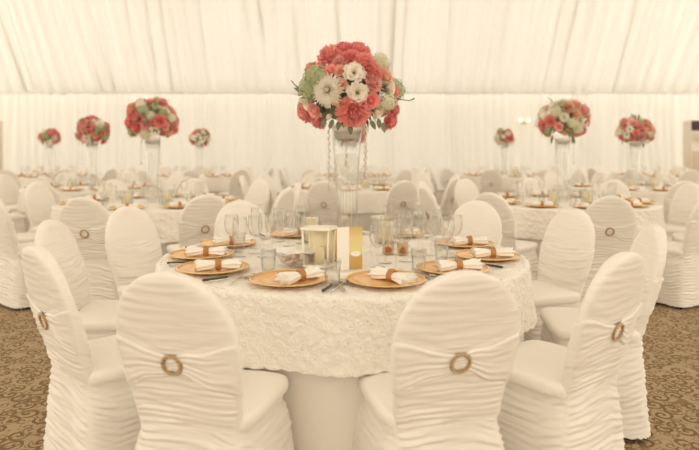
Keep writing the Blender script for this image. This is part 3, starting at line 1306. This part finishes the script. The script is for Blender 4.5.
def make_wine():
    root = thing('wine_glass', 'glass', 'glass')
    mb = MB()
    mb.lathe([(0.0, 0.0), (0.033, 0.0), (0.034, 0.0015), (0.02, 0.004), (0.006, 0.008), (0.004, 0.02), (0.0036, 0.06), (0.0045, 0.08), (0.012, 0.087), (0.026, 0.10), (0.034, 0.12), (0.037, 0.14), (0.036, 0.165), (0.032, 0.192), (0.0312, 0.192),
              (0.0352, 0.165), (0.0362, 0.14), (0.033, 0.12), (0.025, 0.1015), (0.010, 0.089), (0, 0.087)], 28)
    mb.build('bowl_and_stem', M['glass'], root)
    return root


def make_flute():
    root = thing('champagne_flute', 'glass', 'glass')
    mb = MB()
    mb.lathe([(0.0, 0.0), (0.03, 0.0), (0.031, 0.0015), (0.015, 0.004), (0.005, 0.009), (0.0036, 0.03), (0.004, 0.075), (0.010, 0.085), (0.019, 0.105), (0.0235, 0.135), (0.024, 0.17), (0.021, 0.215), (0.0204, 0.215),
              (0.0232, 0.17), (0.0226, 0.135), (0.018, 0.106), (0.008, 0.088), (0, 0.086)], 24)
    mb.build('bowl_and_stem', M['glass'], root)
    return root


def make_tumbler():
    root = thing('water_tumbler', 'glass', 'glass')
    mb = MB()
    mb.lathe([(0.0, 0.0), (0.026, 0.0), (0.028, 0.004), (0.029, 0.03), (0.0335, 0.10), (0.0325, 0.1005), (0.028, 0.03), (0.026, 0.010), (0.0, 0.009)], 32)
    mb.build('tumbler_wall', M['glass'], root)
    mb = MB()
    mb.lathe([(0.0, 0.0105), (0.0255, 0.0105), (0.0275, 0.03), (0.0300, 0.066), (0.0, 0.066)], 28)
    mb.build('water', M['water'], root)
    return root


def make_fork():
    root = thing('dinner_fork', 'fork', 'cutlery')
    mb = MB()
    rows = []
    for y, w_, z in ((-0.10, 0.009, 0.003), (-0.09, 0.011, 0.003), (-0.03, 0.007, 0.005), (0.03, 0.006, 0.008), (0.045, 0.018, 0.006), (0.06, 0.022, 0.004)):
        rows.append([(-w_ / 2, y, z), (w_ / 2, y, z), (w_ / 2, y, z - 0.002), (-w_ / 2, y, z - 0.002)])
    mb.grid(rows, closed_u=True)
    mb.f.append((0, 3, 2, 1))
    mb.build('handle', M['silver'], root)
    mb = MB()
    for k in range(4):
        x = -0.0092 + k * 0.0061
        mb.tube([(x, 0.058, 0.003), (x, 0.08, 0.002), (x, 0.10, 0.005)], [0.0018, 0.0016, 0.0010], 6)
    mb.build('tines', M['silver'], root)
    return root


def make_knife():
    root = thing('dinner_knife', 'knife', 'cutlery')
    mb = MB()
    rows = []
    for y, a, b in ((-0.01, -0.004, 0.006), (0.03, -0.004, 0.010), (0.08, -0.003, 0.011), (0.105, -0.001, 0.008), (0.118, 0.003, 0.005)):
        rows.append([(a, y, 0.004), (b, y, 0.003), (b, y, 0.002), (a, y, 0.001)])
    mb.grid(rows, closed_u=True)
    mb.build('blade', M['silver'], root)
    mb = MB()
    mb.tube([(0, -0.115, 0.005), (0, -0.108, 0.005), (0, -0.05, 0.0045), (0, -0.005, 0.0045)], [0.003, 0.0062, 0.005, 0.0045], 8)
    mb.build('handle', M['darkhandle'], root)
    return root


def make_spoon():
    root = thing('table_spoon', 'spoon', 'cutlery')
    mb = MB()
    mb.tube([(0, -0.10, 0.004), (0, -0.03, 0.004), (0, 0.03, 0.006), (0, 0.05, 0.005)], [0.0048, 0.0032, 0.0026, 0.003], 8)
    mb.build('handle', M['silver'], root)
    mb = MB()
    mb.ball((0, 0.074, 0.0055), 0.018, 12, 8, sx=0.95, sy=1.5, sz=0.28)
    mb.build('bowl', M['silver'], root)
    return root


plate, napkin, wine, flute, tumbler, fork, knife, spoon = [f() for f in (make_plate, make_napkin, make_wine, make_flute, make_tumbler, make_fork, make_knife, make_spoon)]
index_children()
PZ = 0.7595
settings = [  # x, y, napkin turn, where
    (-0.240, 2.375, 48, 'front left of centre, between the two big chairs'),
    (0.143, 2.365, -48, 'front right of centre, between the two big chairs'),
    (-0.592, 2.60, 12, 'on the front-left curve, above the big left chair'),
    (-0.725, 2.94, 4, 'at the far left edge of the table'),
    (-0.670, 3.29, 20, 'on the back-left curve of the table'),
    (0.445, 2.59, 10, 'partly hidden behind the big right chair'),
    (0.665, 2.90, 2, 'at the far right edge of the table'),
    (0.630, 3.28, 5, 'on the back-right curve of the table'),
    (-0.33, 3.66, 15, 'at the back, left of the vase'),
    (0.30, 3.66, -15, 'at the back, right of the vase'),
]
cx0, cy0, _ = TABLES['main']
for x, y, na, where in settings:
    place(plate, (x, y, PZ), R(na), 'amber gold charger plate %s' % where, 'charger plates on the nearest table')
    out = math.atan2(y - cy0, x - cx0)
    place(napkin, (x + (0.045 if na > 40 else 0.025), y - 0.005, PZ + 0.004), R(na), 'white napkin in woven gold ring %s' % where, 'rolled napkins on the nearest table')
    # seat frame: tangent to the right of the diner
    tx_, ty_ = -math.sin(out), math.cos(out)
    for proto, off, nm in ((fork, -0.195, 'fork'), (knife, 0.190, 'knife'), (spoon, 0.222, 'spoon')):
        px_, py_ = x + tx_ * off, y + ty_ * off
        place(proto, (px_ + 0.02 * math.cos(out), py_ + 0.02 * math.sin(out), 0.7605), out + R(90), 'steel %s beside the plate %s' % (nm, where), 'cutlery on the nearest table')

GL = [  # proto, x, y, label
    (tumbler, -0.065, 2.30, 'water tumbler between the two front plates'),
    (tumbler, -0.345, 2.55, 'water tumbler behind the front left plate'),
    (tumbler, 0.295, 2.56, 'water tumbler behind the front right plate'),
    (wine, -0.535, 2.93, 'leftmost wine glass of the left cluster'),
    (wine, -0.475, 3.02, 'second wine glass of the left cluster'),
    (flute, -0.42, 2.92, 'champagne flute in front of the left cluster'),
    (wine, -0.40, 3.10, 'wine glass at right of the left cluster'),
    (flute, -0.50, 3.18, 'champagne flute at the back of the left cluster'),
    (tumbler, -0.565, 3.07, 'water tumbler behind the left cluster'),
    (wine, -0.33, 3.25, 'wine glass behind the petal bowl'),
    (flute, -0.27, 3.34, 'champagne flute behind the petal bowl'),
    (wine, -0.40, 3.42, 'wine glass at the back left of the table'),
    (wine, 0.125, 2.66, 'wine glass nearest the menu card'),
    (wine, 0.200, 2.60, 'wine glass right of the menu card, behind front right plate'),
    (flute, 0.165, 2.76, 'champagne flute behind the pair of wine glasses'),
    (wine, 0.335, 2.93, 'leftmost wine glass of the right cluster'),
    (wine, 0.405, 2.98, 'middle wine glass of the right cluster'),
    (wine, 0.475, 2.92, 'rightmost wine glass of the right cluster'),
    (flute, 0.37, 3.07, 'champagne flute behind the right cluster, left'),
    (flute, 0.45, 3.11, 'champagne flute behind the right cluster, right'),
    (tumbler, 0.43, 2.80, 'water tumbler in front of the right cluster'),
    (wine, 0.30, 3.25, 'wine glass at the back right of the table'),
    (flute, 0.22, 3.42, 'champagne flute at the back right of the table'),
    (tumbler, -0.15, 3.45, 'water tumbler at the back, left of the vase'),
    (wine, -0.60, 3.05, 'wine glass at the left end of the left cluster, set back'),
    (flute, -0.345, 2.98, 'champagne flute between the left cluster and the lantern'),
    (wine, -0.26, 3.08, 'wine glass just behind the petal bowl, near the lantern'),
    (wine, 0.535, 3.04, 'wine glass set back at the right end of the right cluster'),
    (flute, 0.29, 3.06, 'champagne flute at the left of the right cluster, set back'),
    (wine, 0.26, 2.80, 'wine glass between the menu card and the right cluster'),
]
for p_, x, y, lab in GL:
    place(p_, (x, y, 0.7605), random.uniform(0, 3), lab, 'glasses on the nearest table')

# menu card, two leaves standing at an angle
mc = thing('menu_card', 'upright folded menu card, white leaf and ochre printed leaf, beside vase', 'menu', (-0.002, 2.60, 0.762), 0)
mb = MB()
mb.box(-0.058, 0, -0.001, 0.001, 0, 0.185)
a_ = mb.build('white_leaf', M['paper'], mc, smooth=False)
a_.rotation_euler = (0, 0, R(28))
mb = MB()
mb.box(0, 0.060, -0.001, 0.001, 0, 0.185)
b_ = mb.build('printed_leaf', M['menu'], mc, smooth=False)
b_.rotation_euler = (0, 0, R(14))
mb = MB()
rows = [[(0.030 + rx * math.cos(2 * PI * i / 28), -0.0018, 0.068 + rx * 0.55 * math.sin(2 * PI * i / 28)) for i in range(28)] for rx in (0.0005, 0.022)]
mb.grid(rows, closed_u=True)
e_ = mb.build('white_oval', M['paper'], b_, smooth=False)

# lantern
ln = thing('candle_lantern', 'small cream square lantern with candle left of menu card', 'lantern', (-0.137, 2.68, 0.762), R(-14))
mb = MB()
mb.box(-0.06, 0.06, -0.05, 0.05, 0.0, 0.012, 0.003)
mb.build('base', M['white_wood'], ln)
for sx in (-1, 1):
    for sy in (-1, 1):
        mb = MB()
        mb.tube([(sx * 0.054, sy * 0.044, 0.010), (sx * 0.060, sy * 0.050, 0.165)], 0.0055, 8)
        mb.build('post', M['white_wood'], ln)
mb = MB()
mb.box(-0.070, 0.070, -0.058, 0.058, 0.163, 0.176, 0.004)
mb.build('top', M['white_wood'], ln)
mb = MB()
mb.box(-0.055, 0.055, 0.045, 0.047, 0.012, 0.163)
mb.build('back_panel', M['wax'], ln)
mb = MB()
mb.box(-0.053, 0.053, -0.047, -0.046, 0.012, 0.163)
mb.build('glass_pane', M['glass'], ln)
mb = MB()
mb.lathe([(0, 0.012), (0.024, 0.012), (0.024, 0.085), (0.021, 0.088), (0, 0.086)], 24)
cd = mb.build('candle', M['wax'], ln)
# gift box behind
gb = thing('gift_box', 'small gold gift box behind the lantern', 'box', (-0.075, 2.86, 0.762), R(20))
mb = MB()
mb.box(-0.035, 0.035, -0.035, 0.035, 0, 0.125, 0.003)
mb.build('box_body', M['gold'], gb)
mb = MB()
mb.box(-0.037, 0.037, -0.037, 0.037, 0.122, 0.142, 0.003)
mb.build('lid', M['gold'], gb)


def candle_jar(x, y, r_, h, lab, hc=0.07, mat='wax', tint='glass'):
    root = thing('candle_jar', lab, 'candle', (x, y, 0.7605), 0, 'candles in glass on the nearest table')
    mb = MB()
    mb.lathe([(0, 0), (r_, 0), (r_, h), (r_ - 0.002, h), (r_ - 0.002, 0.006), (0, 0.005)], 32)
    mb.build('glass_jar', M[tint], root)
    mb = MB()
    rc = r_ * 0.62
    mb.lathe([(0, 0.006), (rc, 0.006), (rc, hc - 0.003), (rc - 0.003, hc), (rc * 0.4, hc - 0.003), (0, hc - 0.004)], 28)
    c = mb.build('candle', M[mat], root)
    mb = MB()
    mb.tube([(0, 0, hc - 0.004), (0, 0, hc + 0.008)], 0.001, 6)
    mb.build('wick', M['dark'], c)
    return root


candle_jar(0.205, 3.38, 0.065, 0.125, 'wide glass jar with cream pillar candle right of the vase', 0.115)
candle_jar(-0.215, 3.42, 0.060, 0.14, 'glass jar with tall cream pillar candle left of the vase', 0.135)
candle_jar(0.195, 3.02, 0.030, 0.065, 'small amber votive right of the menu card', 0.03, 'ring', 'amber_glass')
candle_jar(0.265, 2.99, 0.028, 0.062, 'second small amber votive, nearer the right glasses', 0.03, 'ring', 'amber_glass')

# petal bowl
bw = thing('petal_bowl', 'wide glass bowl of orange petals behind the front left plate', 'bowl', (-0.235, 2.72, 0.7605), 0)
mb = MB()
mb.lathe([(0, 0), (0.05, 0), (0.08, 0.018), (0.098, 0.045), (0.102, 0.062), (0.099, 0.062), (0.094, 0.045), (0.076, 0.021), (0.048, 0.004), (0, 0.004)], 40)
mb.build('glass_bowl', M['glass'], bw)
mb = MB()
rnd = random.Random(5)
for k in range(70):
    a, r_ = rnd.uniform(0, 6.28), 0.075 * math.sqrt(rnd.random())
    z = 0.012 + (r_ / 0.08) ** 2 * 0.018 + rnd.uniform(0, 0.02)
    leaf_pts(mb, (r_ * math.cos(a), r_ * math.sin(a), z), (rnd.uniform(-1, 1), rnd.uniform(-1, 1), rnd.uniform(-.1, .5)), (0, 0, 1), 0.028, 0.022)
mb.build('petals', M['peach'], bw)['kind'] = 'stuff'
mb = MB()
rows = []
for j in range(12):
    rr = 0.103 * (j / 11)
    rows.append([(max(1e-4, rr) * math.cos(2 * PI * i / 30), max(1e-4, rr) * math.sin(2 * PI * i / 30), 0.066 + 0.010 * vnoise(rr * 30, i * 0.6) + 0.010 * (1 - j / 11)) for i in range(30)])
mb.grid(rows, closed_u=True)
dl = mb.build('lace_doily', M['napkin'])
dl.location = (-0.235, 2.72, 0.7605)
tag(dl, 'white lace cloth laid over the petal bowl', 'cloth')

# ------------------------------------------------------------------ settings on the other tables
for key, (cx, cy, phrase) in TABLES.items():
    if key == 'main':
        continue
    far = cy > 10
    rnd = random.Random(len(key) * 7 + int(cx * 10))
    for k in range(10):
        th = R(36 * k + rnd.uniform(-3, 3))
        x, y = cx + 0.70 * math.sin(th), cy - 0.70 * math.cos(th)
        where = 'on %s, %s' % (phrase, SIDE[k])
        place(plate, (x, y, PZ), th, 'gold charger plate %s' % where, 'charger plates on ' + phrase)
        place(napkin, (x, y, PZ + 0.004), rnd.uniform(-.5, .5), 'rolled napkin %s' % where, 'rolled napkins on ' + phrase)
        th2 = th + R(9)
        gx, gy = cx + 0.48 * math.sin(th2), cy - 0.48 * math.cos(th2)
        place(wine, (gx, gy, 0.7605), 0, 'wine glass %s' % where, 'glasses on ' + phrase)
        if not far:
            th3 = th - R(9)
            place(tumbler, (cx + 0.47 * math.sin(th3), cy - 0.47 * math.cos(th3), 0.7605), 0, 'water tumbler %s' % where, 'glasses on ' + phrase)
    for q, (dx, dy) in enumerate(((-0.17, -0.22), (0.19, -0.14))):
        root = thing('candle_jar', 'cream candle in glass on %s, %s of the vase' % (phrase, ('left', 'right')[q]), 'candle', (cx + dx, cy + dy, 0.7605), 0, 'candles on the tables behind')
        mb = MB()
        mb.lathe([(0, 0), (0.055, 0), (0.055, 0.13), (0.053, 0.13), (0.053, 0.006), (0, 0.005)], 24)
        mb.build('glass_jar', M['glass'], root)
        mb = MB()
        mb.lathe([(0, 0.006), (0.036, 0.006), (0.036, 0.11), (0, 0.112)], 20)
        mb.build('candle', M['wax'], root)

# ------------------------------------------------------------------ units by the far wall
for side, x, lab in ((1, 9.42, 'tall off-white cooling unit with black panel by right end of wall'), (-1, -9.78, 'tall off-white cooling unit cut by the left picture edge')):
    r = thing('air_conditioner', lab, 'air conditioner', (x, 16.2, 0), 0, 'cooling units by the wall')
    mb = MB()
    mb.box(-0.32, 0.32, -0.2, 0.2, 0.04, 2.08, 0.02)
    mb.build('body', M['ac_white'], r)
    mb = MB()
    mb.box(-0.30, 0.30, -0.215, -0.195, 1.80, 2.06, 0.006)
    mb.build('display_panel', M['black'], r)
    mb = MB()
    for k in range(5):
        mb.box(-0.27, 0.27, -0.225, -0.20, 1.50 + k * 0.045, 1.515 + k * 0.045)
    mb.build('vent_grille', M['ac_tan'], r, smooth=False)
    mb = MB()
    mb.box(-0.29, 0.29, -0.212, -0.195, 0.12, 1.25, 0.006)
    mb.build('lower_panel', M['ac_tan'], r)
    mb = MB()
    mb.box(-0.34, 0.34, -0.22, 0.22, 0.0, 0.05, 0.01)
    mb.build('plinth', M['black'], r)

wl = thing('wall_lamp', 'small twin-bulb lamp on the drape right of centre', 'lamp', (5.2, WALL_Y - 0.10, 2.08))
mb = MB()
mb.lathe([(0, -0.03), (0.05, -0.03), (0.05, 0.03), (0, 0.03)], 20)
mb.tube([(-0.12, -0.07, 0.05), (-0.10, -0.07, 0.0), (0, -0.06, -0.03), (0.10, -0.07, 0.0), (0.12, -0.07, 0.05)], 0.008, 8)
mb.build('bracket', M['gold'], wl)
for sx in (-0.12, 0.12):
    mb = MB()
    mb.ball((sx, -0.07, 0.09), 0.04, 12, 8, sz=1.2)
    mb.build('bulb', M['flame'], wl)
